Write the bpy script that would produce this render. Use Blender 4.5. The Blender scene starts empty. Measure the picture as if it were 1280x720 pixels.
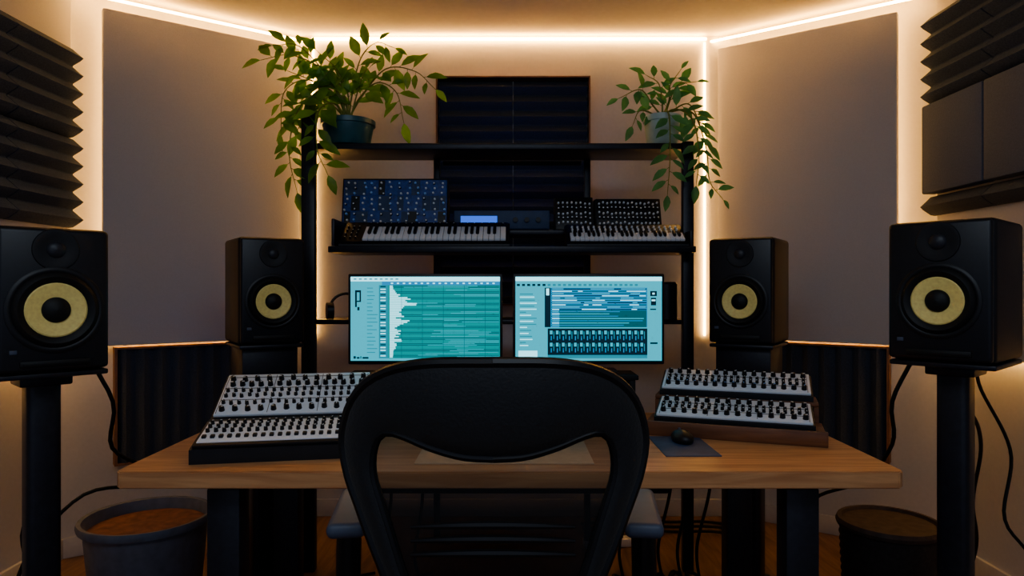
import bpy, bmesh, math, random
from mathutils import Matrix, Vector, Euler
random.seed(7)
S = bpy.context.scene
S.view_settings.view_transform = 'AgX'
try: S.view_settings.look = 'AgX - Medium High Contrast'
except Exception: pass
pi = math.pi
COL = S.collection

# ---------------------------------------------------------------- materials
def lin(c):
    c /= 255.0
    return c/12.92 if c <= 0.04045 else ((c+0.055)/1.055)**2.4
def rgb(r, g, b): return (lin(r), lin(g), lin(b), 1)
MATS = {}
def mat(name, col, rough=0.6, metal=0.0, var=0.12, scale=20, bump=0.0, emit=None, estr=0.0, stretch=(1,1,1), spec=0.5, coat=0, sheen=0, transl=0):
    if name in MATS: return MATS[name]
    m = bpy.data.materials.new(name); m.use_nodes = True
    nt = m.node_tree; b = nt.nodes['Principled BSDF']
    tc = nt.nodes.new('ShaderNodeTexCoord'); mp = nt.nodes.new('ShaderNodeMapping')
    mp.inputs['Scale'].default_value = stretch
    nz = nt.nodes.new('ShaderNodeTexNoise'); nz.inputs['Scale'].default_value = scale; nz.inputs['Detail'].default_value = 4
    nt.links.new(tc.outputs['Object'], mp.inputs[0]); nt.links.new(mp.outputs[0], nz.inputs['Vector'])
    rp = nt.nodes.new('ShaderNodeValToRGB')
    rp.color_ramp.elements[0].position = 0.3; rp.color_ramp.elements[1].position = 0.7
    rp.color_ramp.elements[0].color = tuple(max(0, c*(1-var)) for c in col[:3])+(1,)
    rp.color_ramp.elements[1].color = tuple(min(1, c*(1+var)) for c in col[:3])+(1,)
    nt.links.new(nz.outputs['Fac'], rp.inputs[0]); nt.links.new(rp.outputs[0], b.inputs['Base Color'])
    b.inputs['Roughness'].default_value = rough; b.inputs['Metallic'].default_value = metal
    b.inputs['Specular IOR Level'].default_value = spec
    b.inputs['Coat Weight'].default_value = coat
    b.inputs['Sheen Weight'].default_value = sheen
    if bump > 0:
        bp = nt.nodes.new('ShaderNodeBump'); bp.inputs['Strength'].default_value = bump; bp.inputs['Distance'].default_value = 0.005
        nt.links.new(nz.outputs['Fac'], bp.inputs['Height']); nt.links.new(bp.outputs[0], b.inputs['Normal'])
    if emit:
        b.inputs['Emission Color'].default_value = emit; b.inputs['Emission Strength'].default_value = estr
    if transl:
        out=nt.nodes['Material Output']; tl=nt.nodes.new('ShaderNodeBsdfTranslucent'); mx=nt.nodes.new('ShaderNodeMixShader'); mx.inputs[0].default_value=transl
        nt.links.new(rp.outputs[0],tl.inputs[0]); nt.links.new(b.outputs[0],mx.inputs[1]); nt.links.new(tl.outputs[0],mx.inputs[2]); nt.links.new(mx.outputs[0],out.inputs['Surface'])
    MATS[name] = m
    return m

M_wall = mat('wall_paint', rgb(196,194,194), 0.85, var=0.03, scale=60, bump=0.05)
M_board = mat('board_fabric', rgb(186,184,189), 0.95, var=0.03, scale=180, bump=0.15)
M_ceil = mat('ceiling_paint', rgb(212,206,196), 0.9, var=0.03, scale=40)
M_black = mat('black_satin', rgb(22,23,28), 0.45, var=0.2)
M_blackm = mat('black_matte', rgb(18,19,24), 0.75, var=0.2)
M_steel = mat('black_steel', rgb(36,37,46), 0.4, metal=0.2, var=0.2, scale=60, bump=0.05)
M_foam = mat('foam_charcoal', rgb(70,82,102), 0.97, var=0.25, scale=150, bump=0.3)
M_foamflat = mat('foam_flat', rgb(88,97,120), 0.97, var=0.12, scale=150, bump=0.2)
M_foamdark = mat('foam_dark', rgb(64,72,86), 0.97, var=0.2, scale=150, bump=0.3)
M_cab = mat('speaker_vinyl', rgb(21,22,28), 0.5, var=0.25, scale=120, bump=0.1)
M_baf = mat('speaker_baffle', rgb(24,26,33), 0.38, var=0.15, scale=100)
M_rub = mat('rubber', rgb(12,12,14), 0.6, var=0.1)
M_cone = mat('yellow_cone', rgb(252,224,140), 0.5, var=0.1, scale=120, bump=0.15)
M_silver = mat('silver_panel', rgb(232,238,246), 0.4, metal=0.0, var=0.04)
M_white = mat('white_plastic', rgb(242,244,250), 0.35, var=0.03)
M_navy = mat('navy_panel', rgb(44,76,146), 0.45, var=0.3, scale=60)
M_grey = mat('grey_plastic', rgb(78,86,104), 0.5, var=0.08)
M_tw = mat('tweeter_silk', rgb(40,42,50), 0.45, var=0.08)
M_slate = mat('slate_blue', rgb(60,78,110), 0.6, var=0.15)
M_cap = mat('knob_cap', rgb(240,244,250), 0.35, var=0.03)
M_blue = mat('blue_cap', rgb(140,190,250), 0.35, var=0.03)
M_chair = mat('chair_fabric', rgb(15,16,20), 0.5, var=0.25, scale=200, bump=0.2, sheen=0.25)
M_frame = mat('chair_plastic', rgb(17,18,21), 0.34, var=0.15)
M_pot1 = mat('teal_glaze', rgb(44,90,100), 0.35, var=0.15)
M_pot2 = mat('pale_glaze', rgb(176,200,196), 0.4, var=0.1)
M_soil = mat('soil', rgb(40,28,20), 0.95, var=0.4, scale=80, bump=0.6)
M_leaf = mat('leaf', rgb(112,156,62), 0.45, var=0.5, scale=9, transl=0.4)
M_leaf2 = mat('leaf_cool', rgb(92,152,92), 0.45, var=0.4, scale=9, transl=0.35)
M_stem = mat('stem', rgb(110,126,60), 0.6, var=0.2)
M_bin = mat('bin_grey', rgb(100,106,122), 0.55, var=0.15, scale=30)
M_binin = mat('bin_top', rgb(118,80,68), 0.8, var=0.35, scale=30)
M_basket = mat('dark_basket', rgb(46,42,44), 0.8, var=0.3, scale=70, bump=0.4)
M_lid = mat('dark_lid', rgb(66,54,50), 0.7, var=0.35, scale=30)
M_frameW = mat('brown_frame', rgb(130,94,68), 0.6, var=0.2)
M_pad = mat('desk_pad', rgb(216,190,160), 0.75, var=0.06, scale=50)
LC=(1.0,0.53,0.14,1)
M_led = mat('led_warm', rgb(255,190,110), 0.5, emit=LC, estr=50)
M_ledi = mat('led_warm_corner', rgb(255,190,110), 0.5, emit=LC, estr=26)
M_ledv = mat('led_warm_vertical', rgb(255,190,110), 0.5, emit=LC, estr=25)
M_ledb = mat('led_blue', rgb(40,80,255), 0.5, emit=(0.04,0.14,1.0,1), estr=9)
M_accent = mat('blue_accent_glow', rgb(10,14,30), 0.3, emit=(0.06,0.2,1.0,1), estr=0.9)  # emission added as a blue accent around the rack box

def wood(name, c1, c2, stretch=(1.2,14,14), rough=0.42, scale=3):
    m = bpy.data.materials.new(name); m.use_nodes = True
    nt = m.node_tree; b = nt.nodes['Principled BSDF']
    tc = nt.nodes.new('ShaderNodeTexCoord'); mp = nt.nodes.new('ShaderNodeMapping'); mp.inputs['Scale'].default_value = stretch
    nz = nt.nodes.new('ShaderNodeTexNoise'); nz.inputs['Scale'].default_value = scale; nz.inputs['Detail'].default_value = 7; nz.inputs['Distortion'].default_value = 0.8
    rp = nt.nodes.new('ShaderNodeValToRGB'); rp.color_ramp.elements[0].position = 0.3; rp.color_ramp.elements[1].position = 0.72
    rp.color_ramp.elements[0].color = c1; rp.color_ramp.elements[1].color = c2
    nt.links.new(tc.outputs['Object'], mp.inputs[0]); nt.links.new(mp.outputs[0], nz.inputs['Vector'])
    nt.links.new(nz.outputs['Fac'], rp.inputs[0]); nt.links.new(rp.outputs[0], b.inputs['Base Color'])
    b.inputs['Roughness'].default_value = rough
    bp = nt.nodes.new('ShaderNodeBump'); bp.inputs['Strength'].default_value = 0.12; bp.inputs['Distance'].default_value = 0.003
    nt.links.new(nz.outputs['Fac'], bp.inputs['Height']); nt.links.new(bp.outputs[0], b.inputs['Normal'])
    return m
M_desk = wood('desk_oak', rgb(180,124,82), rgb(218,164,114))
M_dwood = wood('walnut', rgb(98,62,42), rgb(138,90,60))
M_floor = wood('floor_planks', rgb(104,80,66), rgb(150,118,96), stretch=(9,1.2,1), rough=0.5)

def emis(name, c, s):
    m = bpy.data.materials.new(name); m.use_nodes = True
    nt = m.node_tree; b = nt.nodes['Principled BSDF']
    b.inputs['Base Color'].default_value = (0.01,0.01,0.01,1); b.inputs['Roughness'].default_value = 0.3
    nz = nt.nodes.new('ShaderNodeTexNoise'); nz.inputs['Scale'].default_value = 300
    mr = nt.nodes.new('ShaderNodeMapRange'); mr.inputs['To Min'].default_value = s*0.92; mr.inputs['To Max'].default_value = s*1.08
    nt.links.new(nz.outputs['Fac'], mr.inputs['Value']); nt.links.new(mr.outputs[0], b.inputs['Emission Strength'])
    b.inputs['Emission Color'].default_value = c
    return m
E_bg = emis('screen_pale_teal', rgb(62,172,192), 1.25)
E_white = emis('screen_white', rgb(150,228,242), 1.9)
E_green = emis('screen_green', rgb(22,140,142), 1.15)
E_green2 = emis('screen_deep_green', rgb(8,96,106), 1.0)
E_dark = emis('screen_dark', rgb(10,44,60), 0.8)
E_blue = emis('screen_blue', rgb(38,128,176), 1.3)
E_mid = emis('screen_mid', rgb(40,132,152), 1.2)
SCR = [E_bg, E_white, E_green, E_green2, E_dark, E_blue, E_mid, M_black]

def mesh_fabric():
    m = bpy.data.materials.new('chair_mesh_weave'); m.use_nodes = True
    nt = m.node_tree; b = nt.nodes['Principled BSDF']; out = nt.nodes['Material Output']
    b.inputs['Base Color'].default_value = rgb(14,15,18); b.inputs['Roughness'].default_value = 0.8
    tr = nt.nodes.new('ShaderNodeBsdfTransparent'); mx = nt.nodes.new('ShaderNodeMixShader')
    tc = nt.nodes.new('ShaderNodeTexCoord'); wv = nt.nodes.new('ShaderNodeTexWave'); wv.bands_direction = 'Z'; wv.inputs['Scale'].default_value = 260
    mr = nt.nodes.new('ShaderNodeMapRange'); mr.inputs['To Min'].default_value = -0.07; mr.inputs['To Max'].default_value = 0.07
    sp = nt.nodes.new('ShaderNodeSeparateXYZ'); mz = nt.nodes.new('ShaderNodeMapRange')
    mz.inputs['From Min'].default_value=0.84; mz.inputs['From Max'].default_value=0.90; mz.inputs['To Min'].default_value=0.90; mz.inputs['To Max'].default_value=0.50  # mesh more opaque low down, standing in for the darkness under the desk
    ad = nt.nodes.new('ShaderNodeMath'); ad.operation='ADD'; ad.use_clamp=True
    nt.links.new(tc.outputs['Object'], wv.inputs['Vector']); nt.links.new(wv.outputs['Fac'], mr.inputs['Value'])
    nt.links.new(tc.outputs['Object'], sp.inputs[0]); nt.links.new(sp.outputs['Z'], mz.inputs['Value'])
    nt.links.new(mr.outputs[0], ad.inputs[0]); nt.links.new(mz.outputs[0], ad.inputs[1])
    nt.links.new(ad.outputs[0], mx.inputs[0]); nt.links.new(tr.outputs[0], mx.inputs[1]); nt.links.new(b.outputs[0], mx.inputs[2])
    nt.links.new(mx.outputs[0], out.inputs['Surface'])
    return m
M_mesh = mesh_fabric()

# ---------------------------------------------------------------- mesh builder
def TM(loc=(0,0,0), rot=(0,0,0)):
    return Matrix.Translation(loc) @ Euler(rot).to_matrix().to_4x4()
class MB:
    def __init__(s): s.v=[]; s.f=[]; s.m=[]
    def add(s, vs, fs, mi=0, M=None):
        o=len(s.v)
        for p in vs:
            p=Vector(p)
            s.v.append(M@p if M is not None else p)
        for f in fs:
            s.f.append([i+o for i in f]); s.m.append(mi)
        return s
    def bm(s, b, mi=0, M=None):
        b.verts.ensure_lookup_table(); b.verts.index_update()
        s.add([v.co.copy() for v in b.verts], [[v.index for v in f.verts] for f in b.faces], mi, M); b.free(); return s
    def box(s, c, d, mi=0, rot=(0,0,0), bev=0.0, seg=2):
        b=bmesh.new(); bmesh.ops.create_cube(b, size=1)
        for v in b.verts: v.co=Vector((v.co.x*d[0], v.co.y*d[1], v.co.z*d[2]))
        if bev>0: bmesh.ops.bevel(b, geom=list(b.edges), offset=min(bev, min(d)*0.45), segments=seg, affect='EDGES', profile=0.5)
        return s.bm(b, mi, TM(c,rot))
    def cyl(s, c, r, h, mi=0, rot=(0,0,0), r2=None, seg=24):
        b=bmesh.new(); bmesh.ops.create_cone(b, cap_ends=True, segments=seg, radius1=r, radius2=r if r2 is None else r2, depth=h)
        return s.bm(b, mi, TM(c,rot))
    def sph(s, c, r, mi=0, sc=(1,1,1), seg=16):
        b=bmesh.new(); bmesh.ops.create_uvsphere(b, u_segments=seg, v_segments=seg//2+2, radius=r)
        for v in b.verts: v.co=Vector((v.co.x*sc[0], v.co.y*sc[1], v.co.z*sc[2]))
        return s.bm(b, mi, TM(c))
    def lathe(s, prof, mi=0, M=None, seg=32):
        vs=[]; fs=[]; n=len(prof)
        for i in range(seg):
            a=2*pi*i/seg
            for r,z in prof: vs.append((r*math.cos(a), r*math.sin(a), z))
        for i in range(seg):
            j=(i+1)%seg
            for k in range(n-1): fs.append([i*n+k, j*n+k, j*n+k+1, i*n+k+1])
        return s.add(vs, fs, mi, M)
    def tube(s, pts, r, mi=0, seg=8, cap=True, M=None):
        pts=[Vector(p) for p in pts]; n=len(pts); rs = r if isinstance(r,(list,tuple)) else [r]*n
        vs=[]; fs=[]; up=Vector((0,0,1)); prev=None
        for i,p in enumerate(pts):
            t=(pts[min(i+1,n-1)]-pts[max(i-1,0)]).normalized()
            if prev is None:
                a=t.cross(up)
                if a.length<0.05: a=t.cross(Vector((0,1,0)))
                a.normalize()
            else:
                a=(prev-t*prev.dot(t))
                if a.length<1e-5: a=t.orthogonal()
                a.normalize()
            prev=a; b=t.cross(a)
            for k in range(seg):
                g=2*pi*k/seg; vs.append(p+(a*math.cos(g)+b*math.sin(g))*rs[i])
        for i in range(n-1):
            for k in range(seg):
                l=(k+1)%seg; fs.append([i*seg+k,i*seg+l,(i+1)*seg+l,(i+1)*seg+k])
        if cap:
            fs.append(list(range(seg))[::-1]); fs.append([(n-1)*seg+k for k in range(seg)])
        return s.add(vs,fs,mi,M)
    def prism(s, prof, x0, x1, mi=0, M=None):
        n=len(prof); vs=[(x0,y,z) for y,z in prof]+[(x1,y,z) for y,z in prof]
        fs=[[i,(i+1)%n,n+(i+1)%n,n+i] for i in range(n)]+[list(range(n))[::-1],[n+i for i in range(n)]]
        return s.add(vs,fs,mi,M)
    def mesh(s, name, mats):
        me=bpy.data.meshes.new(name); me.from_pydata([tuple(v) for v in s.v],[],s.f)
        for m in mats: me.materials.append(m)
        me.polygons.foreach_set('material_index', s.m)
        b=bmesh.new(); b.from_mesh(me); bmesh.ops.recalc_face_normals(b, faces=list(b.faces)); b.to_mesh(me); b.free()
        me.polygons.foreach_set('use_smooth',[True]*len(me.polygons)); me.set_sharp_from_angle(angle=math.radians(38)); me.update()
        return me
    def obj(s, name, mats, parent=None, loc=(0,0,0), rot=(0,0,0), label=None):
        if not isinstance(mats,(list,tuple)): mats=[mats]
        return mk(name, s.mesh(name,mats), parent, loc, rot, label)
def mk(name, me, parent=None, loc=(0,0,0), rot=(0,0,0), label=None):
    o=bpy.data.objects.new(name, me); COL.objects.link(o); o.location=loc; o.rotation_euler=rot
    if parent is not None: o.parent=parent
    if label: o['label']=label
    return o
def tag(o, label, cat, group=None):
    o['label']=label; o['category']=cat
    if group: o['group']=group
    return o
def thing(name, label, cat, loc, rz=0, group=None, rx=0):
    o=bpy.data.objects.new(name,None); o.empty_display_size=0.05; COL.objects.link(o); o.location=loc; o.rotation_euler=(rx,0,rz)
    return tag(o,label,cat,group)
def catmull(pts, n):
    pts=[Vector(p) for p in pts]; P=[pts[0]*2-pts[1]]+pts+[pts[-1]*2-pts[-2]]; out=[]
    for i in range(1,len(P)-2):
        for k in range(8):
            t=k/8; a,b,c,d=P[i-1],P[i],P[i+1],P[i+2]
            out.append(0.5*((2*b)+(c-a)*t+(2*a-5*b+4*c-d)*t*t+(3*b-a-3*c+d)*t**3))
    out.append(pts[-1])
    L=[0]
    for i in range(1,len(out)): L.append(L[-1]+(out[i]-out[i-1]).length)
    res=[]; j=0
    for k in range(n):
        s=L[-1]*k/(n-1)
        while j<len(L)-2 and L[j+1]<s: j+=1
        seg=L[j+1]-L[j]; t=(s-L[j])/seg if seg>1e-9 else 0
        res.append(out[j].lerp(out[j+1],min(1,max(0,t))))
    return res

# ---------------------------------------------------------------- room shell
H=2.53; YB=-1.6
def struct(o): o['kind']='structure'; return o
def wall(name, a, b, m=M_wall, z0=0, z1=H, th=0.08):
    a=Vector((a[0],a[1],0)); b=Vector((b[0],b[1],0)); d=(b-a); L=d.length; ang=math.atan2(d.y,d.x)
    mb=MB(); mb.box((L/2, th/2, (z0+z1)/2),(L,th,z1-z0))
    return struct(mb.obj(name,m,loc=(a.x,a.y,0),rot=(0,0,ang)))
XL,XR=-2.0,1.93
wall('wall_back',(-1.223,3.6),(1.19,3.6))
wall('wall_back_left',(-2.0,3.026),(-1.223,3.6))
wall('wall_back_right',(1.19,3.6),(1.93,3.065))
wall('wall_left',(XL,YB),(XL,3.026))
wall('wall_right',(XR,3.065),(XR,YB))
struct(MB().box((0,1.0,-0.03),(4.4,5.6,0.06)).obj('floor',M_floor))
struct(MB().box((0,1.0,H+0.03),(4.4,5.6,0.06)).obj('ceiling',M_ceil))
def base(name,a,b):
    a=Vector((a[0],a[1],0)); b=Vector((b[0],b[1],0)); d=b-a; L=d.length
    mb=MB(); mb.box((L/2,-0.008,0.045),(L,0.016,0.09),bev=0.004)
    struct(mb.obj(name,M_wall,loc=(a.x,a.y,0),rot=(0,0,math.atan2(d.y,d.x))))
base('baseboard_back',(-1.223,3.6),(1.19,3.6))
base('baseboard_back_left',(-2.0,3.026),(-1.223,3.6)); base('baseboard_back_right',(1.19,3.6),(1.93,3.065))
base('baseboard_left',(XL,YB),(XL,3.026)); base('baseboard_right',(XR,3.065),(XR,YB))

# ---------------------------------------------------------------- angled boards + LED strips
def strip(a,b,m,label,w=0.012):
    a=Vector(a); b=Vector(b); mid=(a+b)/2
    o=MB().tube([a-mid,b-mid],w/2,seg=6).obj('led_strip',m,loc=mid)
    return tag(o,label,'light')
def board(A,u,n,s0,s1,lab):
    A=Vector((*A,0)); u=Vector((*u,0)); n=Vector((*n,0))
    ang=math.atan2(u.y,u.x) if u.x>0 else math.atan2(-u.y,-u.x)
    L=s1-s0; c=A+u*(s0+L/2)-n*0.02
    o=MB().box((0,0,1.695),(L,0.04,1.51),bev=0.008).obj('acoustic_board',M_board,loc=c,rot=(0,0,ang))
    tag(o,lab,'acoustic panel')
    bk=-n*0.05
    p=lambda s,z: A+u*s+bk+Vector((0,0,z))
    strip(p(s0-0.05,2.50)+n*0.03,p(s1+0.1,2.50)+n*0.03,M_led,'warm glowing light strip along the ceiling above the pale board')
    strip(p(s1-0.02,1.0),p(s1-0.02,2.44),M_ledv,'warm vertical light strip behind pale board beside side wall')
    strip(p(s0+0.04,0.96),p(s1-0.04,0.96),M_ledv,'warm horizontal light strip under the pale board',0.008)
board((-1.055,3.6),(-0.8045,-0.594),(0.594,-0.8045),0.065,0.951,'tall pale fabric board on angled wall beside shelving')
board((1.02,3.6),(0.81,-0.586),(-0.586,-0.81),0.065,0.888,'tall pale fabric board on angled wall near trailing plant')
strip((-1.05,3.585,2.508),(1.02,3.585,2.508),M_led,'warm glowing light strip along ceiling of the back wall',0.014)
strip((-1.045,3.588,0.95),(-1.045,3.588,2.49),M_ledi,'warm vertical light strip in wall corner behind shelving')
strip((1.012,3.588,0.95),(1.012,3.588,2.49),M_ledi,'warm vertical light strip in wall corner near trailing plant')
for sx,xw,lab in ((-1,XL,'pale side wall board carrying ridged charcoal foam'),(1,XR,'pale side wall board carrying foam tiles and flat panels')):
    o=MB().box((0,0,0),(0.03,1.15,1.57),bev=0.006).obj('acoustic_board',M_board,loc=(xw-sx*0.065,2.4,1.715)); tag(o,lab,'acoustic panel')
    strip((xw-sx*0.03,1.85,0.95),(xw-sx*0.03,2.95,0.95),M_ledv,'warm light strip glowing under the side wall board',0.015)
    strip((xw-sx*0.03,2.96,1.0),(xw-sx*0.03,2.96,2.45),M_ledv,'warm light strip glowing behind the side wall board edge',0.006)

# ---------------------------------------------------------------- foam tiles
T=0.39
def foam_mesh(name,w,h,n,vert=False,dep=0.065):
    mb=MB(); L = w if vert else h
    prof=[(0,0),(0,L)]
    st=L/n
    for i in range(n-1,-1,-1):
        z=i*st
        prof+= [(-0.018,z+st*0.97),(-dep*0.75,z+st*0.62),(-dep,z+st*0.45),(-dep*0.8,z+st*0.30),(-0.018,z+st*0.03)]
    if vert:
        n2=len(prof)
        vs=[(p[1]-w/2,p[0],0) for p in prof]+[(p[1]-w/2,p[0],h) for p in prof]
        fs=[[i,(i+1)%n2,n2+(i+1)%n2,n2+i] for i in range(n2)]+[list(range(n2))[::-1],[n2+i for i in range(n2)]]
        mb.add(vs,fs)
    else: mb.prism(prof,-w/2,w/2)
    return mb
FT=foam_mesh('acoustic_foam_tile',T-0.006,T-0.004,5).mesh('acoustic_foam_tile',[M_foam])
FTc=foam_mesh('acoustic_foam_tile',T-0.006,T-0.004,5).mesh('acoustic_foam_tile',[M_foamdark])
FLAT=MB().box((0,-0.03,T/2),(T-0.006,0.06,T-0.006),bev=0.008).mesh('flat_foam_panel',[M_foamflat])
def tile(name,me,loc,rz,label,group): return tag(mk(name,me,None,loc,(0,0,rz)),label,'acoustic foam',group)
for i in range(3):
    for z in (1.46,1.85):
        tile('acoustic_foam_tile',FT,(-1.92,2.96-T/2-i*T,z),pi/2,'charcoal wedge foam tile mounted on pale side board','wedge foam tiles on the side wall')
for i in range(3):
    y=2.99-T/2-i*T
    tile('acoustic_foam_tile',FT,(1.85,y,2.0),-pi/2,'charcoal wedge foam tile above flat panels on side board','wedge foam tiles above flat panels')
    tile('flat_foam_panel',FLAT,(1.85,y,1.605),-pi/2,'flat slate grey square acoustic panel on side board','flat grey panels on the side wall')
    o=foam_mesh('acoustic_foam_strip',T-0.006,0.085,1).obj('acoustic_foam_strip',M_foamdark,None,(1.85,y,1.515),(0,0,-pi/2))
    tag(o,'narrow dark foam strip below flat grey panel','acoustic foam','foam strips below flat panels')
for i in range(2):
    for k in range(3):
        tile('acoustic_foam_tile',FTc,(-0.189+i*0.39,3.6,1.12+k*0.39),0,'dark wedge foam tile hung on the back wall','wedge foam tiles on the back wall')
fr=MB()
for x in (-0.39,0.402): fr.box((x,-0.035,0.59),(0.008,0.07,1.19))
fr.box((0.006,-0.035,1.18),(0.80,0.07,0.008)); fr.box((0.006,-0.02,0.0),(0.80,0.04,0.008))
tag(fr.obj('panel_frame',M_frameW,None,(0,3.6,1.113)),'thin brown wooden frame around back wall foam','frame')
def lowpanel(loc,rz,label):
    t=thing('ribbed_acoustic_panel',label,'acoustic panel',loc,rz,'ribbed low wall panels')
    foam_mesh('ribbed_foam',0.60,0.52,8,True,0.05).obj('ribbed_foam',M_foamdark,t,(0,-0.012,0.01))
    f=MB(); f.box((-0.305,-0.03,0.27),(0.012,0.06,0.54)).box((0.305,-0.03,0.27),(0.012,0.06,0.54)).box((0,-0.03,0.534),(0.60,0.06,0.010)).box((0,-0.03,0.005),(0.60,0.06,0.010)).box((0,-0.006,0.27),(0.6,0.010,0.52))
    f.obj('frame',M_frameW,t)
def onwall(A,u,n,s,off):
    return (A[0]+u[0]*s-n[0]*off, A[1]+u[1]*s-n[1]*off)
p=onwall((-1.055,3.6),(-0.8045,-0.594),(0.594,-0.8045),0.59,0.095); lowpanel((p[0],p[1],0.39),math.atan2(0.594,0.8045),'dark ribbed panel in brown frame under pale board')
p=onwall((1.02,3.6),(0.81,-0.586),(-0.586,-0.81),0.54,0.095); lowpanel((p[0],p[1],0.39),math.atan2(-0.586,0.81),'dark ribbed panel in thin frame low on angled wall')

# ---------------------------------------------------------------- speakers & stands
def speaker(w,d,h,wr,zf,loc,rz,label,group):
    t=thing('studio_speaker',label,'speaker',loc,rz,group)
    MB().box((0,0.008,h/2),(w,d-0.016,h),bev=0.014,seg=3).obj('cabinet',M_cab,t)
    yf=-d/2
    MB().box((0,yf+0.006,h/2),(w-0.008,0.022,h-0.008),bev=0.010,seg=3).obj('front_baffle',M_baf,t)
    y0=yf-0.005; zc=h*zf; R=TM((0,y0,zc),(pi/2,0,0))
    MB().lathe([(wr*1.62,0),(wr*1.62,0.003),(wr*1.54,0.006),(wr*1.46,0.006),(wr*1.40,0.004)],0,R,40).obj('woofer_ring',M_black,t)
    MB().lathe([(wr*1.42,0.004),(wr*1.36,0.010),(wr*1.25,0.015),(wr*1.12,0.012),(wr*1.0,0.004)],0,R,40).obj('woofer_surround',M_rub,t)
    MB().lathe([(wr*1.02,0.0055),(wr*0.97,0.0075),(wr*0.8,0.0055),(wr*0.6,0.0035),(wr*0.4,0.0015)],0,R,40).obj('woofer_cone',M_cone,t,label='yellow woven cone')
    MB().lathe([(wr*0.48,0.002),(wr*0.46,0.007),(wr*0.36,0.012),(wr*0.2,0.016),(0.0001,0.018)],0,R,32).obj('dust_cap',M_rub,t)
    R2=TM((0,y0,h*0.845),(pi/2,0,0)); tr=w*0.17
    MB().lathe([(tr*1.25,0),(tr*1.2,0.0025),(tr*1.05,0.0028),(tr*0.75,0.001),(tr*0.45,0.0006)],0,R2,32).obj('tweeter_waveguide',M_black,t)
    MB().lathe([(tr*0.5,0.001),(tr*0.45,0.005),(tr*0.25,0.009),(0.0001,0.010)],0,R2,24).obj('tweeter_dome',M_tw,t)
    MB().box((0,y0-0.001,h*0.065),(w*0.62,0.008,h*0.045),bev=0.006).box((0,y0-0.004,h*0.065),(w*0.56,0.004,h*0.025),bev=0.002).obj('bass_port',M_rub,t)
    MB().box((-w*0.36,y0-0.0005,h*0.15),(0.016,0.003,0.010),bev=0.001).obj('badge',M_grey,t)
    return t
def stand(loc,rz,h,label,group,cw=0.08,plate=(0.25,0.27),basep=(0.32,0.34),head=False):
    t=thing('speaker_stand',label,'speaker stand',loc,rz,group)
    MB().box((0,0,0.012),(basep[0],basep[1],0.024),bev=0.006).obj('base_plate',M_steel,t)
    MB().box((0,0,h/2),(cw,cw,h-0.03),bev=0.018,seg=3).box((0,0,0.06),(cw*1.3,cw*1.3,0.08),bev=0.01).obj('column',M_steel,t)
    tp=MB().box((0,0,h-0.009),(plate[0],plate[1],0.014),bev=0.004)
    if head: tp.box((0,0,h-0.11),(0.20,0.20,0.19),bev=0.006)
    else: tp.box((0,0,h-0.03),(cw*1.5,cw*1.5,0.03),bev=0.005)
    tp.obj('top_plate',M_steel,t)
    return t
for x,y,h,rz,hh,wr,w in ((-1.275,1.85,0.985,46,0.37,0.068,'beside white wall'),(1.235,1.9,1.005,-48,0.375,0.062,'beside grey panelled wall')):
    r=math.radians(rz)
    stand((x,y,0),r,h,'black steel column stand holding large speaker '+w,'near speaker stands')
    speaker(0.25,0.30,hh,wr,0.43,(x,y,h),r,'large black studio speaker with yellow cone, '+w,'large studio speakers')
for x,y,rz,l in ((-0.946,2.605,33,'near leafy plant'),(0.908,2.61,-33,'near warm wall glow')):
    r=math.radians(rz)
    stand((x,y,0),r,0.995,'black wide column stand behind desk '+l,'stands behind the desk',cw=0.10,plate=(0.23,0.26),basep=(0.17,0.17),head=True)
    speaker(0.234,0.275,0.390,0.062,0.40,(x,y,0.995),r,'black studio speaker with yellow cone '+l,'studio speakers behind the desk')

# ---------------------------------------------------------------- shelving unit
t=thing('shelving_unit','tall black metal open shelving behind the desk','shelf',(0,3.05,0))
def part(name,c,d,m=M_steel,bev=0.003,par=None): return MB().box((0,0,0),d,bev=bev).obj(name,m,par or t,c)
part('post',(-0.862,-0.15,0.975),(0.056,0.04,1.95)); part('post',(0.745,-0.15,0.91),(0.045,0.04,1.82))
part('post',(-0.345,0.09,0.915),(0.028,0.028,1.75)); part('post',(0.345,0.09,0.915),(0.028,0.028,1.75))
part('top_shelf',(-0.056,-0.02,1.803),(1.62,0.26,0.026))
part('shelf',(-0.0,0.03,1.443),(1.50,0.22,0.02))
part('shelf',(-0.0,-0.14,1.358),(1.50,0.26,0.026))
part('shelf',(-0.056,0.0,1.055),(1.60,0.28,0.02))
part('bracket',(-0.735,-0.14,1.42),(0.012,0.22,0.13)); part('bracket',(0.735,-0.17,1.40),(0.012,0.18,0.07))
t2=thing('led_bar','thin blue glowing light bar under top shelf','light',(0.0,3.165,1.778))
MB().box((0,0.012,0.004),(0.62,0.008,0.008)).obj('diode_strip',M_ledb,t2); MB().box((0,0,0),(0.64,0.012,0.020),bev=0.002).obj('housing',M_blackm,t2)
t2=thing('light_pole','thin black pole carrying a short blue light','light stand',(-1.17,2.9,0))
MB().cyl((0,0,0.42),0.008,0.84).cyl((0,0,0.008),0.06,0.016).obj('pole',M_steel,t2)
MB().box((0,0,0),(0.014,0.014,0.15)).obj('light_bar',mat('led_blue_bright',rgb(40,80,255),0.5,emit=(0.05,0.16,1.0,1),estr=6),t2,(0,0,0.9),label='short glowing blue light bar')

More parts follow.
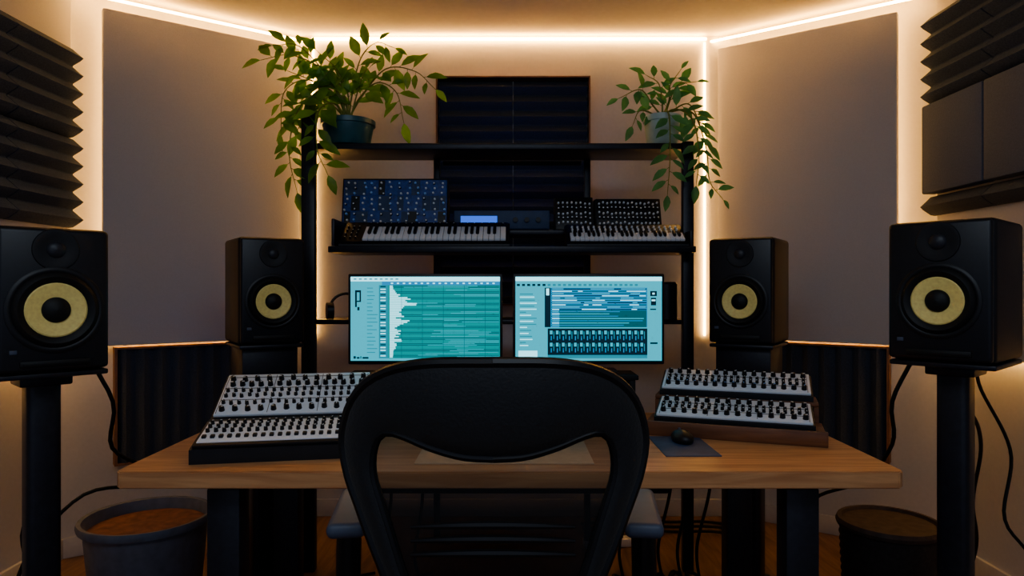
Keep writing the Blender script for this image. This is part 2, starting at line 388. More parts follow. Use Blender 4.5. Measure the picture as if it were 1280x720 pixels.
# ---------------------------------------------------------------- synths
def knobmesh(r,h,cap):
    mb=MB(); mb.cyl((0,0,h/2),r,h,0,r2=r*0.82,seg=14); mb.box((0,r*0.35,h+0.0006),(r*0.26,r*0.9,0.0012),1)
    return mb.mesh('knob',[M_black,cap])
K_w=knobmesh(0.0082,0.014,M_cap); K_b=knobmesh(0.0082,0.014,M_blue); K_m=knobmesh(0.0056,0.011,M_cap)
K_s=knobmesh(0.0055,0.010,M_cap)
KB=MB().cyl((0,0,0.006),0.0058,0.012,0,r2=0.0050,seg=12).mesh('knob',[M_blue])
def wedge(name,label,cat,w,dep,hf,hb,loc,rz,bodym=M_black,panelm=M_silver,group=None):
    t=thing(name,label,cat,loc,rz,group)
    a=math.atan2(hb-hf,dep); L=dep/math.cos(a)
    MB().prism([(0,0),(dep,0),(dep,hb-0.004),(0,hf-0.004)],-w/2,w/2).obj('body',bodym,t)
    pn=MB().box((0,L/2,0),(w-0.012,L-0.010,0.008),bev=0.002).obj('control_panel',panelm,t,(0,0.001,hf),(a,0,0))
    return t,pn,L
def grid(pn,me,name,x0,x1,nx,ys,jit=0.0,z=0.004):
    for y in ys:
        for i in range(nx):
            x=x0+(x1-x0)*i/(nx-1)
            o=bpy.data.objects.new(name,me); COL.objects.link(o); o.parent=pn; o.location=(x,y+random.uniform(-jit,jit),z); o.rotation_euler=(0,0,random.uniform(-2,2) if name=='knob' else 0)
def keys(pn,x0,x1,n,y0,ln):
    st=(x1-x0)/n
    wk=MB().box((0,ln/2,0.004),(st*0.92,ln,0.012),bev=0.0015).mesh('white_key',[M_white])
    bk=MB().box((0,ln*0.68,0.014),(st*0.55,ln*0.62,0.014),bev=0.002).mesh('black_key',[M_black])
    for i in range(n):
        mk('white_key',wk,pn,(x0+st*(i+0.5),y0,0.004))
        if i%7 in (0,1,3,4,5) and i<n-1: mk('black_key',bk,pn,(x0+st*(i+1),y0,0.004))
def seams(pn,x0,x1,n,y0,y1,m=M_black,z=0.0044,ys=()):
    s=MB()
    for i in range(n): s.box((x0+(x1-x0)*i/(n-1),(y0+y1)/2,z),(0.0014,y1-y0,0.0008))
    for y in ys: s.box(((x0+x1)/2,y,z),(x1-x0,0.0018,0.0008))
    s.obj('panel_lines',m,pn)
r10=math.radians(10); u=Vector((math.cos(r10),math.sin(r10),0)); v=Vector((-math.sin(r10),math.cos(r10),0))
P0=Vector((-0.822,1.735,0.75))+u*0.205
t,pn,L=wedge('step_sequencer','black sequencer with white knob strip on desk edge','synthesizer',0.41,0.18,0.042,0.080,P0,r10,panelm=M_black)
MB().box((0,0,0),(0.385,0.135,0.004),bev=0.001).obj('white_strip',M_silver,pn,(0,0.088,0.005))
grid(pn,K_m,'knob',-0.18,0.18,18,[0.138,0.112,0.084],0.002,z=0.007)
bkm=MB().box((0,0,0.004),(0.011,0.014,0.008),bev=0.002).mesh('button',[M_black])
grid(pn,bkm,'button',-0.18,0.18,18,[0.048],z=0.006)
P1=P0+v*0.19
t,pn,L=wedge('analog_mixer','silver analog mixer dense with knobs on desk','mixer',0.44,0.21,0.085,0.178,P1+u*0.02,r10)
grid(pn,K_w,'knob',-0.195,0.195,12,[0.030,0.190],0.003); grid(pn,K_m,'knob',-0.198,0.198,19,[0.062,0.100,0.128],0.004); grid(pn,K_w,'knob',-0.19,0.19,15,[0.160],0.002)
seams(pn,-0.209,0.209,4,0.012,0.218,ys=(0.081,0.143,0.206))
rr=math.radians(-20)
Q=Vector((0.655,2.035,0.75)); vq=Vector((-math.sin(rr),math.cos(rr),0))
ws=thing('synth_stand','stepped walnut stand carrying two synthesizers on desk','stand',Q,rr)
MB().box((0,0.08,0.016),(0.52,0.20,0.032),bev=0.005).box((0,-0.026,0.022),(0.52,0.012,0.044),bev=0.003).obj('lower_tray',M_dwood,ws)
MB().box((0,0.235,0.088),(0.50,0.13,0.014),bev=0.003).box((-0.243,0.235,0.04),(0.014,0.13,0.08)).box((0.243,0.235,0.04),(0.014,0.13,0.08)).obj('upper_tray',M_dwood,ws)
t,pn,L=wedge('analog_synthesizer','low silver synthesizer with knob rows in walnut tray','synthesizer',0.46,0.145,0.022,0.060,Q+vq*0.005+Vector((0,0,0.033)),rr,group='desk synthesizers')
grid(pn,K_w,'knob',-0.205,0.205,14,[0.116,0.030],0.001); grid(pn,K_m,'knob',-0.21,0.21,22,[0.062,0.084],0.001); seams(pn,-0.215,0.215,4,0.01,0.135,ys=(0.048,0.097))
t,pn,L=wedge('analog_synthesizer','raised silver synthesizer with pale knobs on walnut shelf','synthesizer',0.47,0.13,0.02,0.070,Q+vq*0.172+Vector((0,0,0.096)),rr,group='desk synthesizers')
grid(pn,K_b,'knob',-0.21,0.21,15,[0.030]); grid(pn,K_m,'knob',-0.21,0.21,22,[0.058,0.080],0.001); grid(pn,K_w,'knob',-0.21,0.21,15,[0.110],0.001); seams(pn,-0.22,0.22,3,0.01,0.125,ys=(0.046,0.094))
t,pn,L=wedge('keyboard_synthesizer','black keyboard with white keys tilted on metal shelf','keyboard',0.70,0.15,0.012,0.110,(-0.36,2.79,1.372),0,panelm=M_black)
keys(pn,-0.255,0.335,25,0.012,0.105); grid(pn,K_s,'knob',-0.33,-0.285,3,[0.03,0.06,0.09,0.12]); grid(pn,K_s,'knob',-0.24,0.32,20,[0.148])
mt=thing('modular_synthesizer','navy modular synthesizer case covered in small knobs','synthesizer',(-0.52,3.02,1.454),0)
MB().box((0,0.045,0.006),(0.46,0.12,0.012),bev=0.002).prism([(0.0,0.012),(0.10,0.012),(0.10,0.16),(0.045,0.235),(0.035,0.235)],-0.235,0.235).obj('case',M_blackm,mt)
a=math.radians(80)
pl=MB().box((0,0.111,0),(0.46,0.218,0.006),0,bev=0.001)
rnd=random.Random(4)
for r_ in range(3):
    x=-0.226
    while x<0.215:
        w_=min(rnd.choice((0.022,0.03,0.04,0.055)),0.226-x); pl.box((x+w_/2,0.040+r_*0.072,0.0032),(w_-0.002,0.068,0.001),rnd.choice((0,0,1,2,2,0))); x+=w_
pn=pl.obj('front_panel',[M_navy,M_black,M_slate],mt,(0,-0.002,0.012),(a,0,0))
KN=MB().cyl((0,0,0.005),0.0056,0.010,0,r2=0.0048,seg=12).cyl((0,0,0.0105),0.0036,0.001,1,seg=8).mesh('knob',[M_black,M_cap])
KC=MB().cyl((0,0,0.004),0.0050,0.008,0,r2=0.0044,seg=10).mesh('knob',[M_cap])
for y in (0.205,0.182,0.155,0.132,0.108,0.082,0.058,0.032):
    for i in range(12):
        me_=rnd.choice((KN,KC,KB,KC)); o=bpy.data.objects.new('knob',me_); COL.objects.link(o); o.parent=pn
        o.location=(-0.215+0.43*i/11+rnd.uniform(-.008,.008),y+rnd.uniform(-.004,.004),0.0035)
t,pn,L=wedge('keyboard_synthesizer','compact black keyboard with pale keys at shelf end','keyboard',0.50,0.15,0.012,0.10,(0.475,2.79,1.372),0,panelm=M_black)
keys(pn,-0.235,0.235,24,0.010,0.06); grid(pn,KC,'knob',-0.22,0.22,20,[0.088,0.11,0.135],0.001)
for xx,ww,hz,l in ((0.275,0.17,0.150,'small black drum module with pale knobs on shelf'),(0.515,0.29,0.142,'black synthesizer module with rows of pale knobs')):
    mt=thing('synthesizer_module',l,'synthesizer',(xx,3.0,1.454),0)
    MB().prism([(0,0),(0.12,0),(0.12,hz),(hz*0.36,hz)],-ww/2,ww/2).obj('case',M_black,mt)
    pn=MB().box((0,hz*0.53,0),(ww-0.008,hz*1.05,0.005),bev=0.001).obj('front_panel',M_black,mt,(0,-0.002,0.002),(math.radians(70),0,0))
    n=int(ww/0.019)
    grid(pn,KC,'knob',-ww/2+0.016,ww/2-0.016,n,[0.03,0.078,0.126],0.005,0.003); grid(pn,KN,'knob',-ww/2+0.016,ww/2-0.016,n,[0.054,0.102],0.003,0.003)
mt=thing('rack_processor','slate blue rack processor box on middle shelf','audio equipment',(-0.045,3.0,1.454),0)
MB().box((0,0.07,0.045),(0.42,0.14,0.084),bev=0.004).obj('case',M_slate,mt)
pn=MB().box((0,0,0),(0.41,0.004,0.076),bev=0.001).obj('front_panel',M_slate,mt,(0,-0.003,0.045))
MB().box((-0.10,-0.003,0),(0.16,0.003,0.034)).obj('display',M_accent,pn)  # made-up glowing face, added to put blue light near the box
for i in range(3): MB().cyl((0,0,0),0.011,0.012,rot=(pi/2,0,0)).obj('knob',M_black,pn,(0.06+i*0.05,-0.008,0))

# ---------------------------------------------------------------- desk
t=thing('desk','wide oak top desk on black steel legs','desk',(0,2.07,0))
dk=MB()
pts=[(-0.963,-0.40),(0.949,-0.40),(0.965,-0.385),(0.965,0.40),(-0.975,0.40),(-0.975,-0.385)]
b=bmesh.new(); vv=[b.verts.new((x,y,0.708)) for x,y in pts]; f=b.faces.new(vv); r=bmesh.ops.extrude_face_region(b,geom=[f])
for e in r['geom']:
    if isinstance(e,bmesh.types.BMVert): e.co.z=0.75
bmesh.ops.bevel(b,geom=list(b.edges),offset=0.003,segments=2,affect='EDGES'); dk.bm(b)
dk.obj('tabletop',M_desk,t)
for x in (-0.735,0.74):
    MB().box((0,0,0),(0.085,0.07,0.66),bev=0.006).obj('leg',M_steel,t,(x,-0.30,0.36))
    MB().box((0,0,0),(0.085,0.07,0.66),bev=0.006).obj('leg',M_steel,t,(x-0.03 if x<0 else x+0.03,0.27,0.36))
    MB().box((0,0,0),(0.09,0.74,0.04),bev=0.008).obj('foot',M_steel,t,(x,-0.01,0.02))
MB().box((0,0,0),(1.4,0.05,0.05),bev=0.004).obj('crossbar',M_steel,t,(0,0.2,0.68))
MB().box((0,0,0),(1.0,0.28,0.10),bev=0.01).obj('cable_tray',M_steel,t,(0,0.22,0.60))
o=MB().box((0,0,0.0015),(0.46,0.27,0.003),bev=0.001).obj('desk_mat',M_pad,None,(-0.02,1.875,0.75)); tag(o,'pale tan rectangular desk mat on oak desk','desk mat')
o=MB().box((0,0,0.0015),(0.15,0.24,0.003),bev=0.001).obj('mouse_pad',M_slate,None,(0.485,1.94,0.75),(0,0,0.0)); tag(o,'small dark slate mouse pad on desk','mouse pad')
t=thing('computer_mouse','small black mouse resting on dark pad','mouse',(0.495,1.985,0.7532),0.1)
MB().sph((0,0,0.012),0.03,0,(1,1.65,0.75),20).obj('body',M_black,t); MB().cyl((0,0.025,0.032),0.004,0.006,0,(0,pi/2,0),seg=12).obj('scroll_wheel',M_grey,t)
t=thing('monitor_riser','low black shelf riser under the two monitors','monitor stand',(-0.07,2.39,0.75))
MB().box((0,0,0.145),(1.00,0.15,0.016),bev=0.003).obj('top',M_blackm,t)
for x in (-0.48,0.01,0.48): MB().box((0,0,0),(0.02,0.14,0.137),bev=0.002).obj('support',M_blackm,t,(x,0,0.0685))
for x in (-0.31,0.18):
    t=thing('audio_interface','black rack audio interface beneath the monitors','audio equipment',(x,2.39,0.75),0,'rack gear under the riser')
    MB().box((0,0,0.045),(0.42,0.12,0.09),bev=0.004).obj('case',M_black,t)
    for i in range(6): MB().cyl((0,0,0),0.010,0.014,0,(pi/2,0,0),seg=16).obj('knob',M_grey,t,(-0.16+i*0.06,-0.065,0.05))
def monitor(x0,x1,label,draw):
    w=x1-x0; h=0.316; t=thing('computer_monitor',label,'monitor',((x0+x1)/2,2.37,0.904),0,'computer monitors on the riser')
    MB().box((0,0.03,0.006),(0.20,0.10,0.010),bev=0.003).obj('stand_base',M_black,t)
    MB().box((0,0.055,0.10),(0.05,0.02,0.19),bev=0.004).obj('stand_neck',M_black,t)
    MB().box((0,0.018,0.030+h/2),(w,0.03,h),bev=0.005).obj('housing',M_black,t)
    W=w-0.018; Hh=h-0.024; s=MB(); z0=0.030+0.013; 
    def rc(u0,v0,u1,v1,mi,l=1):
        y=0.0028-0.0002*l
        xs=-W/2+W*u0; xe=-W/2+W*u1; zt=z0+Hh*(1-v0); zb=z0+Hh*(1-v1)
        s.add([(xs,y,zb),(xe,y,zb),(xe,y,zt),(xs,y,zt)],[[0,1,2,3]],mi)
    rc(0,0,1,1,0,0); draw(rc)
    me=bpy.data.meshes.new('screen'); me.from_pydata([tuple(v_) for v_ in s.v],[],s.f)
    for m_ in SCR: me.materials.append(m_)
    me.polygons.foreach_set('material_index',s.m); me.update()
    mk('screen',me,t,(0,0,0),label='lit teal audio software display')
def draw1(rc):
    rc(0,0,1,0.055,1); rc(0.21,0.055,1,0.10,5,1); rc(0.0,0.055,0.21,0.10,0,1)
    for i in range(9): rc(0.02+i*0.035,0.02,0.04+i*0.035,0.035,6,2)
    for i in range(18): rc(0.27+i*0.04,0.07,0.285+i*0.04,0.085,1,3)
    rc(0.0,0.10,0.21,1,0)
    rc(0.03,0.16,0.07,0.185,4,2); rc(0.03,0.185,0.042,0.36,4,2); rc(0.06,0.185,0.07,0.30,4,2); rc(0.03,0.285,0.07,0.30,4,3); rc(0.045,0.36,0.06,0.40,4,2)
    for i in range(18): rc(0.11,0.13+i*0.045,0.11+random.uniform(0.03,0.075),0.140+i*0.045,6,2)
    rc(0.19,0.10,0.25,0.97,6,2)
    for i in range(26): rc(0.2,0.11+i*0.033,0.235,0.122+i*0.033,1 if i%3 else 4,3)
    rc(0.25,0.10,1,0.97,2,2)
    random.seed(3)
    n=50
    for i in range(n):
        v0=0.105+i*(0.86/n)
        if i%4<2: rc(0.26,v0,0.995,v0+0.86/n*0.5,3,3)
        env=math.exp(-((i-11)/5.0)**2)*0.55+math.exp(-((i-25)/6.0)**2)*0.38+math.exp(-((i-38)/5.0)**2)*0.25
        L=0.02+random.random()*0.30*env+0.04*env
        rc(0.262,v0,0.262+L,v0+0.86/n*0.75,1,4)
        if random.random()<0.6:
            a_=random.uniform(0.35,0.8); rc(a_,v0,min(0.995,a_+random.uniform(0.08,0.5)),v0+0.86/n*0.3,0,4)
    for i in range(5): rc(0.34+i*0.14,0.10,0.3425+i*0.14,0.97,3,5)
    rc(0.02,0.945,0.035,0.975,4,3); rc(0.042,0.955,0.06,0.975,4,3); rc(0.066,0.945,0.072,0.975,4,3); rc(0.08,0.955,0.12,0.975,4,3)
def draw2(rc):
    random.seed(5)
    rc(0,0,1,0.05,1)
    for i in range(24): rc(0.01+i*0.035,0.085,0.03+i*0.035,0.11,4 if i<6 else 6,2)
    for i in range(18): rc(0.03,0.2+i*0.036,0.03+random.uniform(0.04,0.12),0.212+i*0.036,1 if i%2 else 6,2)
    rc(0.02,0.88,0.15,0.97,1,2)
    rc(0.20,0.13,0.90,0.6,5,2); rc(0.20,0.13,0.24,0.6,4,3); rc(0.21,0.14,0.23,0.22,1,4)
    for i in range(17):
        v0=0.14+i*0.027
        rc(0.245,v0,0.895,v0+0.012,3 if i%3 else 4,3)
        a_=0.25
        while a_<0.85:
            l_=random.uniform(0.03,0.2); rc(a_,v0+0.001,min(.89,a_+l_),v0+0.010,1 if i%2 else 0,4); a_+=l_+random.uniform(0.02,0.2)
    rc(0.30,0.40,0.895,0.60,3,5)
    for i in range(7): rc(0.30,0.41+i*0.027,0.30+random.uniform(.3,.58),0.42+i*0.027,0 if i%2 else 5,6)
    rc(0.22,0.615,0.90,0.93,4,6)
    for r_ in range(2):
        for i in range(16):
            uu=0.235+i*0.0412; v0=0.64+r_*0.145
            rc(uu,v0,uu+0.018,v0+0.045,0,7); rc(uu+0.006,v0+0.065,uu+0.013,v0+0.115,5,7); rc(uu+0.024,v0+0.01,uu+0.03,v0+0.1,6,7)
    rc(0.22,0.93,0.90,0.97,6,2)
    rc(0.91,0.07,0.995,0.97,0,2); rc(0.92,0.17,0.965,0.23,4,3); rc(0.925,0.25,0.96,0.34,4,3); rc(0.935,0.19,0.95,0.21,1,4); rc(0.93,0.27,0.955,0.29,1,4); rc(0.92,0.38,0.96,0.395,4,3); rc(0.92,0.78,0.97,0.80,4,3)
monitor(-0.570,-0.033,'thin black computer monitor showing waveform editing tracks',draw1)
monitor(0.003,0.530,'thin black computer monitor showing mixer plugin window',draw2)
random.seed(11)
t=thing('headphones','black over-ear headphones lying on lower shelf','headphones',(-0.72,2.96,1.066),0.4)
MB().tube([(0.07*math.cos(a_),0,0.035+0.075*math.sin(a_)) for a_ in [pi*k/14 for k in range(15)]],0.006).obj('headband',M_black,t)
for sx in (-1,1): MB().cyl((sx*0.068,0,0.036),0.036,0.028,0,(0,pi/2,0)).obj('ear_cup',M_black,t)
t=thing('small_speaker','small round black speaker on lower shelf','speaker',(0.66,2.93,1.066),0)
MB().cyl((0,0,0.075),0.048,0.15,seg=28).obj('housing',M_black,t); MB().lathe([(0.046,0),(0.04,0.01),(0.02,0.004),(0.0001,0.004)],0,TM((0,0,0.15))).obj('driver',M_rub,t)

# ---------------------------------------------------------------- plants
def leaf(mb,p,d,up,ln,wd,mi=0):
    d=d.normalized(); s=d.cross(up)
    if s.length<0.01: s=d.orthogonal()
    s.normalize(); n=s.cross(d)
    prof=[(0,0.0),(0.18,0.62),(0.42,1.0),(0.68,0.78),(0.88,0.34),(1,0.0)]
    c=[];l=[];r=[]
    for t_,w_ in prof:
        q=p+d*ln*t_-n*ln*0.22*t_*t_
        c.append(q); l.append(q+s*wd*0.5*w_+n*wd*0.14*w_); r.append(q-s*wd*0.5*w_+n*wd*0.14*w_)
    vs=c+l+r; k=len(prof); fs=[]
    for i in range(k-1):
        fs.append([i,i+1,k+i+1,k+i]); fs.append([i,2*k+i,2*k+i+1,i+1])
    mb.add(vs,fs,mi)
def plant(name,label,loc,potr,poth,potm,stems,lm,lsize,leafstep):
    t=thing(name,label,'plant',loc,0)
    MB().lathe([(0.0001,0),(potr*0.80,0),(potr*0.84,0.004),(potr*0.98,poth*0.80),(potr*1.05,poth*0.81),(potr*1.05,poth),(potr*0.95,poth),(potr*0.92,poth*0.85)],0,None,32).obj('pot',potm,t)
    MB().cyl((0,0,poth*0.84),potr*0.92,0.012).obj('soil',M_soil,t)
    sm=MB(); lf=MB()
    for st in stems:
        pts=catmull([(0+random.uniform(-.02,.02),random.uniform(-.02,.02),poth*0.86)]+st,28)
        sm.tube(pts,[0.0045-0.003*i/27 for i in range(28)],seg=6)
        L=sum((pts[i+1]-pts[i]).length for i in range(27)); n=max(4,int(L/leafstep)); side=1
        for k in range(n+1):
            f_=0.30+0.70*k/n; i=min(26,int(f_*27)); tn=(pts[i+1]-pts[i]).normalized(); p=pts[min(27,i+1)] if k==n else pts[i]
            sd=tn.cross(Vector((0,-1,0.25))); sd.normalize(); side=-side
            d=tn*0.55+sd*side*0.85+Vector((random.uniform(-.3,.3),random.uniform(-.5,.2),random.uniform(-.25,.15)))
            if k==n: d=tn
            up=Vector((random.uniform(-.5,.5),-0.9,0.6))
            sz=lsize*random.uniform(0.7,1.25)*(1-0.2*f_)
            p2=p+d.normalized()*0.012; sm.tube([p,p2],0.0012,seg=4,cap=False)
            leaf(lf,p2,d,up,sz,sz*0.46)
    sm.obj('stems',M_stem,t); lf.obj('foliage',lm,t)
L1=[[(0.02,0,.25),(0.06,-.02,.38),(0.13,-.04,.44),(0.2,-.04,.42)],
    [(0.06,0,.22),(0.17,-.03,.33),(0.30,-.06,.31),(0.38,-.06,.24)],
    [(0.04,0,.2),(0.13,-.03,.27),(0.22,-.06,.22),(0.25,-.06,.10)],
    [(-0.03,0,.26),(-0.12,-.04,.34),(-0.24,-.06,.38),(-0.35,-.06,.36)],
    [(-0.05,0,.22),(-0.16,-.04,.28),(-0.26,-.06,.22),(-0.27,-.07,.05)],
    [(-0.07,-.03,.18),(-0.15,-.06,.20),(-0.21,-.08,.10),(-0.23,-.08,-.06),(-0.2,-.08,-.20)],
    [(-0.04,-.06,.17),(-0.09,-.14,.12),(-0.09,-.16,-.04),(-0.05,-.16,-.14)],
    [(0.0,0,.22),(-0.05,-.03,.33),(-0.10,-.05,.28)],
    [(-0.02,0,.2),(-0.04,-.02,.32),(-0.12,-.04,.40)],
    [(-0.06,0,.2),(-0.14,-.04,.27),(-0.24,-.06,.31)],
    [(-0.08,0,.16),(-0.15,-.06,.17),(-0.20,-.08,.04)],
    [(-0.02,0,.2),(-0.08,-.03,.26),(-0.17,-.05,.18)],
    [(-0.03,0,.2),(-0.1,-.03,.32),(-0.2,-.06,.42),(-0.3,-.06,.42)],
    [(0.03,0,.2),(0.07,-.03,.30),(0.1,-.06,.32)]]
plant('potted_plant','large leafy trailing plant in dark teal pot',(-0.715,2.98,1.817),0.112,0.11,M_pot1,L1,M_leaf,0.096,0.037)
L2=[[(0.02,0,.16),(0.06,-.02,.26),(0.13,-.04,.27)],
    [(-0.04,0,.18),(-0.10,-.03,.24),(-0.19,-.05,.20)],
    [(0.0,0,.2),(-0.02,-.02,.27),(-0.07,-.03,.30)],
    [(0.05,-.03,.15),(0.12,-.08,.12),(0.16,-.12,-.04),(0.17,-.13,-.17),(0.22,-.13,-.24)],
    [(0.0,-.06,.14),(0.0,-.14,.09),(0.0,-.15,-.08),(-0.01,-.15,-.22)],
    [(-0.05,-.02,.14),(-0.11,-.06,.14),(-0.14,-.08,.08)],
    [(0.04,-.05,.15),(0.10,-.12,.09),(0.12,-.15,-.06),(0.11,-.15,-.18)],
    [(0.04,-.02,.15),(0.10,-.06,.17),(0.14,-.10,.08)],
    [(0.03,0,.2),(0.03,-.02,.26),(0.07,-.03,.32)]]
plant('potted_plant','trailing plant in pale grey green pot',(0.655,2.98,1.817),0.078,0.130,M_pot2,L2,M_leaf2,0.078,0.036)

# ---------------------------------------------------------------- office chair
t=thing('office_chair','black mesh office chair pushed up to desk','chair',(-0.03,1.36,0))
def by(x,z): return -0.27+0.9*x*x-(z-0.75)*0.08
outer=[(0,1.089),(.077,1.088),(.128,1.083),(.172,1.071),(.208,1.050),(.233,1.02),(.247,.983),(.2516,.945),(.2426,.894),(.2235,.842),(.204,.791),(.183,.74),(.15,.66),(.11,.59),(.06,.565),(0,.56)]
inner=[(0,.932),(.05,.935),(.10,.948),(.14,.963),(.168,.969),(.186,.960),(.196,.93),(.196,.894),(.183,.85),(.167,.80),(.148,.74),(.12,.67),(.085,.62),(.04,.605),(0,.60)]
N=44
def loop(h):
    c=catmull([(x,0,z) for x,z in h],N); c[0].x=0; c[-1].x=0
    return c+[Vector((-p.x,0,p.z)) for p in c[-2:0:-1]]
Lo,Li=loop(outer),loop(inner); K=len(Lo); NS=14
vs=[];fs=[]
for i in range(K):
    wd=(Lo[i]-Li[i]).length; Tk=0.012+0.05*min(wd,0.16)
    for k in range(NS):
        ph=2*pi*k/NS; tt=0.5-0.5*math.cos(ph); q=Lo[i].lerp(Li[i],tt)
        sg=math.sin(ph); yo=Tk*math.copysign(abs(sg)**0.7,sg)
        vs.append((q.x,by(q.x,q.z)+yo,q.z))
for i in range(K):
    j=(i+1)%K
    for k in range(NS):
        l=(k+1)%NS; fs.append([i*NS+k,i*NS+l,j*NS+l,j*NS+k])
MB().add(vs,fs).obj('backrest_frame',M_chair,t)
pip=[Vector((p.x,by(p.x,p.z)-0.002,p.z)) for p in Li]; pip.append(pip[0].copy())
MB().tube(pip,0.0075,seg=8,cap=False).obj('rim',M_frame,t)
op=[Vector((p.x*0.985,by(p.x,p.z)-0.006,(p.z-0.8)*0.985+0.8)) for p in Lo]; op.append(op[0].copy())
MB().tube(op,0.009,seg=8,cap=False).obj('outer_rim',M_frame,t)
vs=[];fs=[]; R=8
for r_ in range(R+1):
    for i in range(K):
        s_=r_/R; q=Vector((0,0,.78)).lerp(Li[i],s_*1.01); vs.append((q.x,by(q.x,q.z)+0.004,q.z))
for r_ in range(R):
    for i in range(K):
        j=(i+1)%K; fs.append([r_*K+i,r_*K+j,(r_+1)*K+j,(r_+1)*K+i])
MB().add(vs,fs).obj('backrest_mesh',M_mesh,t)
lb=MB()
for dz in (0,0.022,0.044): lb.tube([(x,by(x,.80)-0.018,.785+dz-0.5*x*x) for x in [(-0.13+0.26*k/20) for k in range(21)]],[0.003+0.004*math.sin(pi*k/20) for k in range(21)])
lb.obj('lumbar_support',M_frame,t)
MB().tube([(0,-0.29,.70),(0,-0.32,.60),(0,-0.27,.47),(0,-0.12,.41),(0,0.0,.41)],[.022,.026,.03,.03,.03],seg=12).tube([(-0.12,by(.12,.66)-0.01,.665),(-.05,-0.30,.63),(0,-0.315,.61),(.05,-0.30,.63),(0.12,by(.12,.66)-0.01,.665)],0.014,seg=10).obj('back_support',M_frame,t)
b=bmesh.new(); bmesh.ops.create_cube(b,size=1)
for v_ in b.verts: v_.co=Vector((v_.co.x*0.50,v_.co.y*0.47,v_.co.z*0.075))
bmesh.ops.bevel(b,geom=list(b.edges),offset=0.035,segments=4,affect='EDGES')
MB().bm(b,0,TM((0,0.02,0.47))).obj('seat',M_chair,t)
for sx in (-1,1):
    MB().box((sx*0.278,-0.04,0.768),(0.070,0.23,0.028),rot=(0,0,-sx*0.12),bev=0.013,seg=4).obj('armrest_pad',M_grey,t,label='grey padded armrest')
    MB().tube([(sx*0.282,-0.05,.760),(sx*0.285,-0.05,.60),(sx*0.29,-0.04,.46),(sx*0.2,0.0,.425)],[.024,.024,.02,.018],seg=12).obj('armrest_post',M_frame,t)
MB().box((0,0,.415),(0.24,0.26,0.05),bev=0.012).cyl((0,0,.27),0.024,.28).cyl((0,0,.17),0.034,.16).obj('gas_lift',M_frame,t)
for k in range(5):
    a_=2*pi*k/5+0.3; c_,s_=math.cos(a_),math.sin(a_)
    MB().tube([(0.02*c_,0.02*s_,.115),(0.16*c_,0.16*s_,.10),(0.29*c_,0.29*s_,.075)],[.028,.024,.016],seg=10).obj('base_spoke',M_frame,t)
    MB().cyl((0.29*c_+0.012*s_,0.29*s_-0.012*c_,.030),.030,.018,0,(pi/2,0,a_)).cyl((0.29*c_-0.012*s_,0.29*s_+0.012*c_,.030),.030,.018,0,(pi/2,0,a_)).cyl((0.29*c_,0.29*s_,.055),.008,.05).obj('caster',M_rub,t)

# ---------------------------------------------------------------- bins
t=thing('waste_bin','round grey bin with rust brown contents near wall','bin',(-1.335,2.50,0))
MB().lathe([(0.0001,0),(0.17,0),(0.175,0.01),(0.205,0.34),(0.222,0.345),(0.226,0.36),(0.222,0.372),(0.208,0.37),(0.198,0.33),(0.19,0.25)],0,None,40).obj('bucket',M_bin,t)
MB().lathe([(0.200,0.330),(0.15,0.338),(0.08,0.330),(0.0001,0.338)],0,None,32).obj('contents',M_binin,t)
t=thing('round_basket','dark woven basket with dark lid near wall','basket',(1.38,2.50,0))
nn=48; vs=[]; fs=[]
rows=24
for j in range(rows+1):
    z=0.33*j/rows
    for i in range(nn):
        a_=2*pi*i/nn; r_=0.150+0.016*z/0.33+0.0025*(1 if (i//2+j)%2 else -1)
        vs.append((r_*math.cos(a_),r_*math.sin(a_),z))
for j in range(rows):
    for i in range(nn):
        k=(i+1)%nn; fs.append([j*nn+i,j*nn+k,(j+1)*nn+k,(j+1)*nn+i])
fs.append([i for i in range(nn)][::-1])
MB().add(vs,fs).obj('basket_body',M_basket,t)
MB().lathe([(0.15,0.325),(0.174,0.325),(0.178,0.338),(0.172,0.352),(0.160,0.352),(0.155,0.340),(0.0001,0.340)],0,None,36).obj('lid',M_lid,t)

# ---------------------------------------------------------------- cables
def cable(pts,r,label,m=M_rub,n=40):
    pts=[Vector(p) for p in pts]; c=pts[0].copy()
    o=MB().tube([q-c for q in catmull(pts,n)],r,seg=8).obj('cable',m,None,c); return tag(o,label,'cable')
cable([(1.17,2.0,.985),(1.13,2.03,.86),(1.17,2.1,.72),(1.18,2.3,.55),(1.10,2.5,.42),(1.12,2.6,.2),(1.2,2.72,.01)],.006,'black cable hanging from large speaker toward floor')
cable([(1.30,2.04,.985),(1.33,2.08,.85),(1.45,2.15,.80),(1.58,2.3,.66),(1.62,2.4,.45),(1.70,2.5,.25),(1.66,2.55,.01)],.006,'black cable curling down beside side wall')
cable([(1.36,2.00,.985),(1.40,2.04,.90),(1.52,2.08,.70),(1.50,2.08,.50),(1.58,2.08,.38),(1.64,2.06,.2),(1.62,2.05,.01)],.005,'thin black cable looping from speaker to skirting')
cable([(-1.22,2.0,.965),(-1.19,2.04,.85),(-1.24,2.12,.70),(-1.20,2.3,.58),(-1.30,2.42,.50),(-1.45,2.3,.50),(-1.58,2.2,.3),(-1.62,2.2,.01)],.006,'black cable drooping from large speaker past bin')
cable([(-1.40,1.98,.965),(-1.45,2.05,.85),(-1.42,2.1,.62),(-1.52,2.12,.45),(-1.50,2.1,.30),(-1.60,2.05,.15),(-1.62,2.05,.01)],.005,'thin black cable dangling behind column near bin')
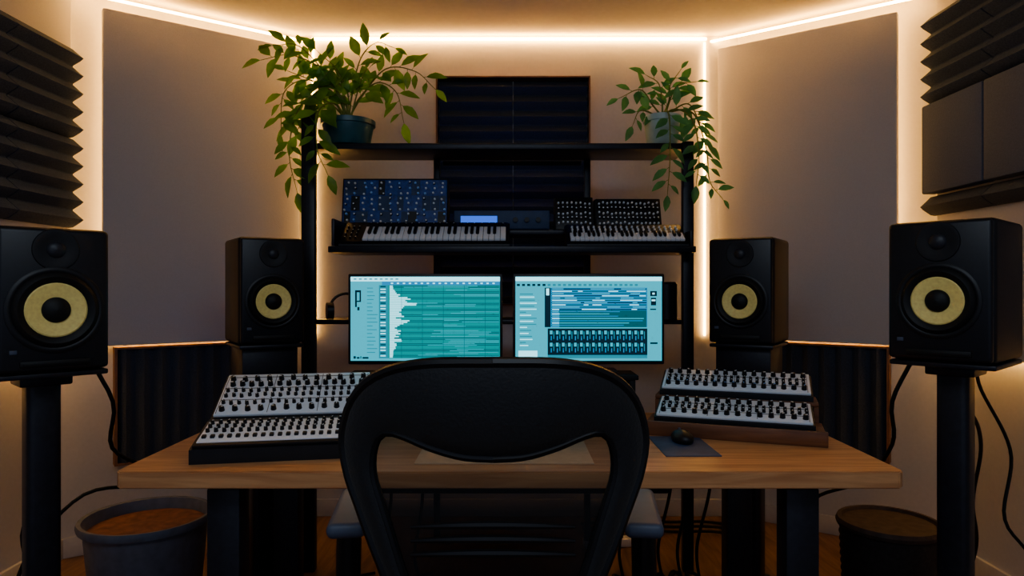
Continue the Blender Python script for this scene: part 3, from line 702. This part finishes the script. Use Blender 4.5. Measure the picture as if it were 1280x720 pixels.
for k in range(6):
    x=.36+.075*k; pts=[(x,2.55,.70),(x+.02,2.60,.45),(x-.02,2.64,.2),(x+.01,2.70,.03)]
    for j in range(7):
        a_=j*1.9+k; pts.append((x+.03*math.cos(a_),2.76+.05*math.sin(a_),.012+.012*(j%3)))
    cable(pts,.006,'tangled black cable dropping behind desk to floor',M_rub,90)
for k in range(3):
    x=-.6+.12*k; pts=[(x,2.55,.70),(x+.02,2.60,.42),(x-.02,2.66,.15),(x+.01,2.72,.015),(x-.03,2.8,.015),(x+.03,2.84,.015)]
    cable(pts,.006,'loose dark cable hanging down behind desk',M_rub,60)
for k in range(3):
    y=3.32+.07*k; cable([(.35,y,.008),(.5,y+.02,.008),(.62,y-.02,.03),(.8,y+.02,.008),(.95,y-.01,.02),(1.08,y-.01,.008)],.007,'loose black cable lying on floor by back wall',M_rub,50)
t=thing('power_strip','white power strip lying among floor cables','power strip',(.5,3.18,0.0),.1)
MB().box((0,0,.02),(.34,.055,.04),bev=.008).obj('housing',M_white,t)
for k in range(5): MB().cyl((-.12+k*.06,0,.0405),.018,.003,seg=20).obj('socket',M_grey,t)

# ---------------------------------------------------------------- lights, world, camera
w=bpy.data.worlds.new('world'); S.world=w; w.use_nodes=True
w.node_tree.nodes['Background'].inputs[0].default_value=(0.56,0.66,0.88,1); w.node_tree.nodes['Background'].inputs[1].default_value=0.38
def area(name,loc,rot,size,col,e):
    l=bpy.data.lights.new(name,'AREA'); l.shape='RECTANGLE'; l.size,l.size_y=size; l.color=col; l.energy=e
    o=bpy.data.objects.new(name,l); COL.objects.link(o); o.location=loc; o.rotation_euler=rot; tag(o,'soft cool fill light added behind the desk chair','light'); return o
area('fill_light',(0,0.1,2.45),(math.radians(30),0,0),(1.8,0.6),(0.74,0.86,1.0),19)  # added fill light, out of view, brightens the room from above the camera
cd=bpy.data.cameras.new('camera'); cam=bpy.data.objects.new('camera',cd); COL.objects.link(cam)
cam.location=(0,0,1.2); cam.rotation_euler=(pi/2,0,0); cd.lens=24; cd.sensor_width=36; cd.clip_start=0.05
S.camera=cam
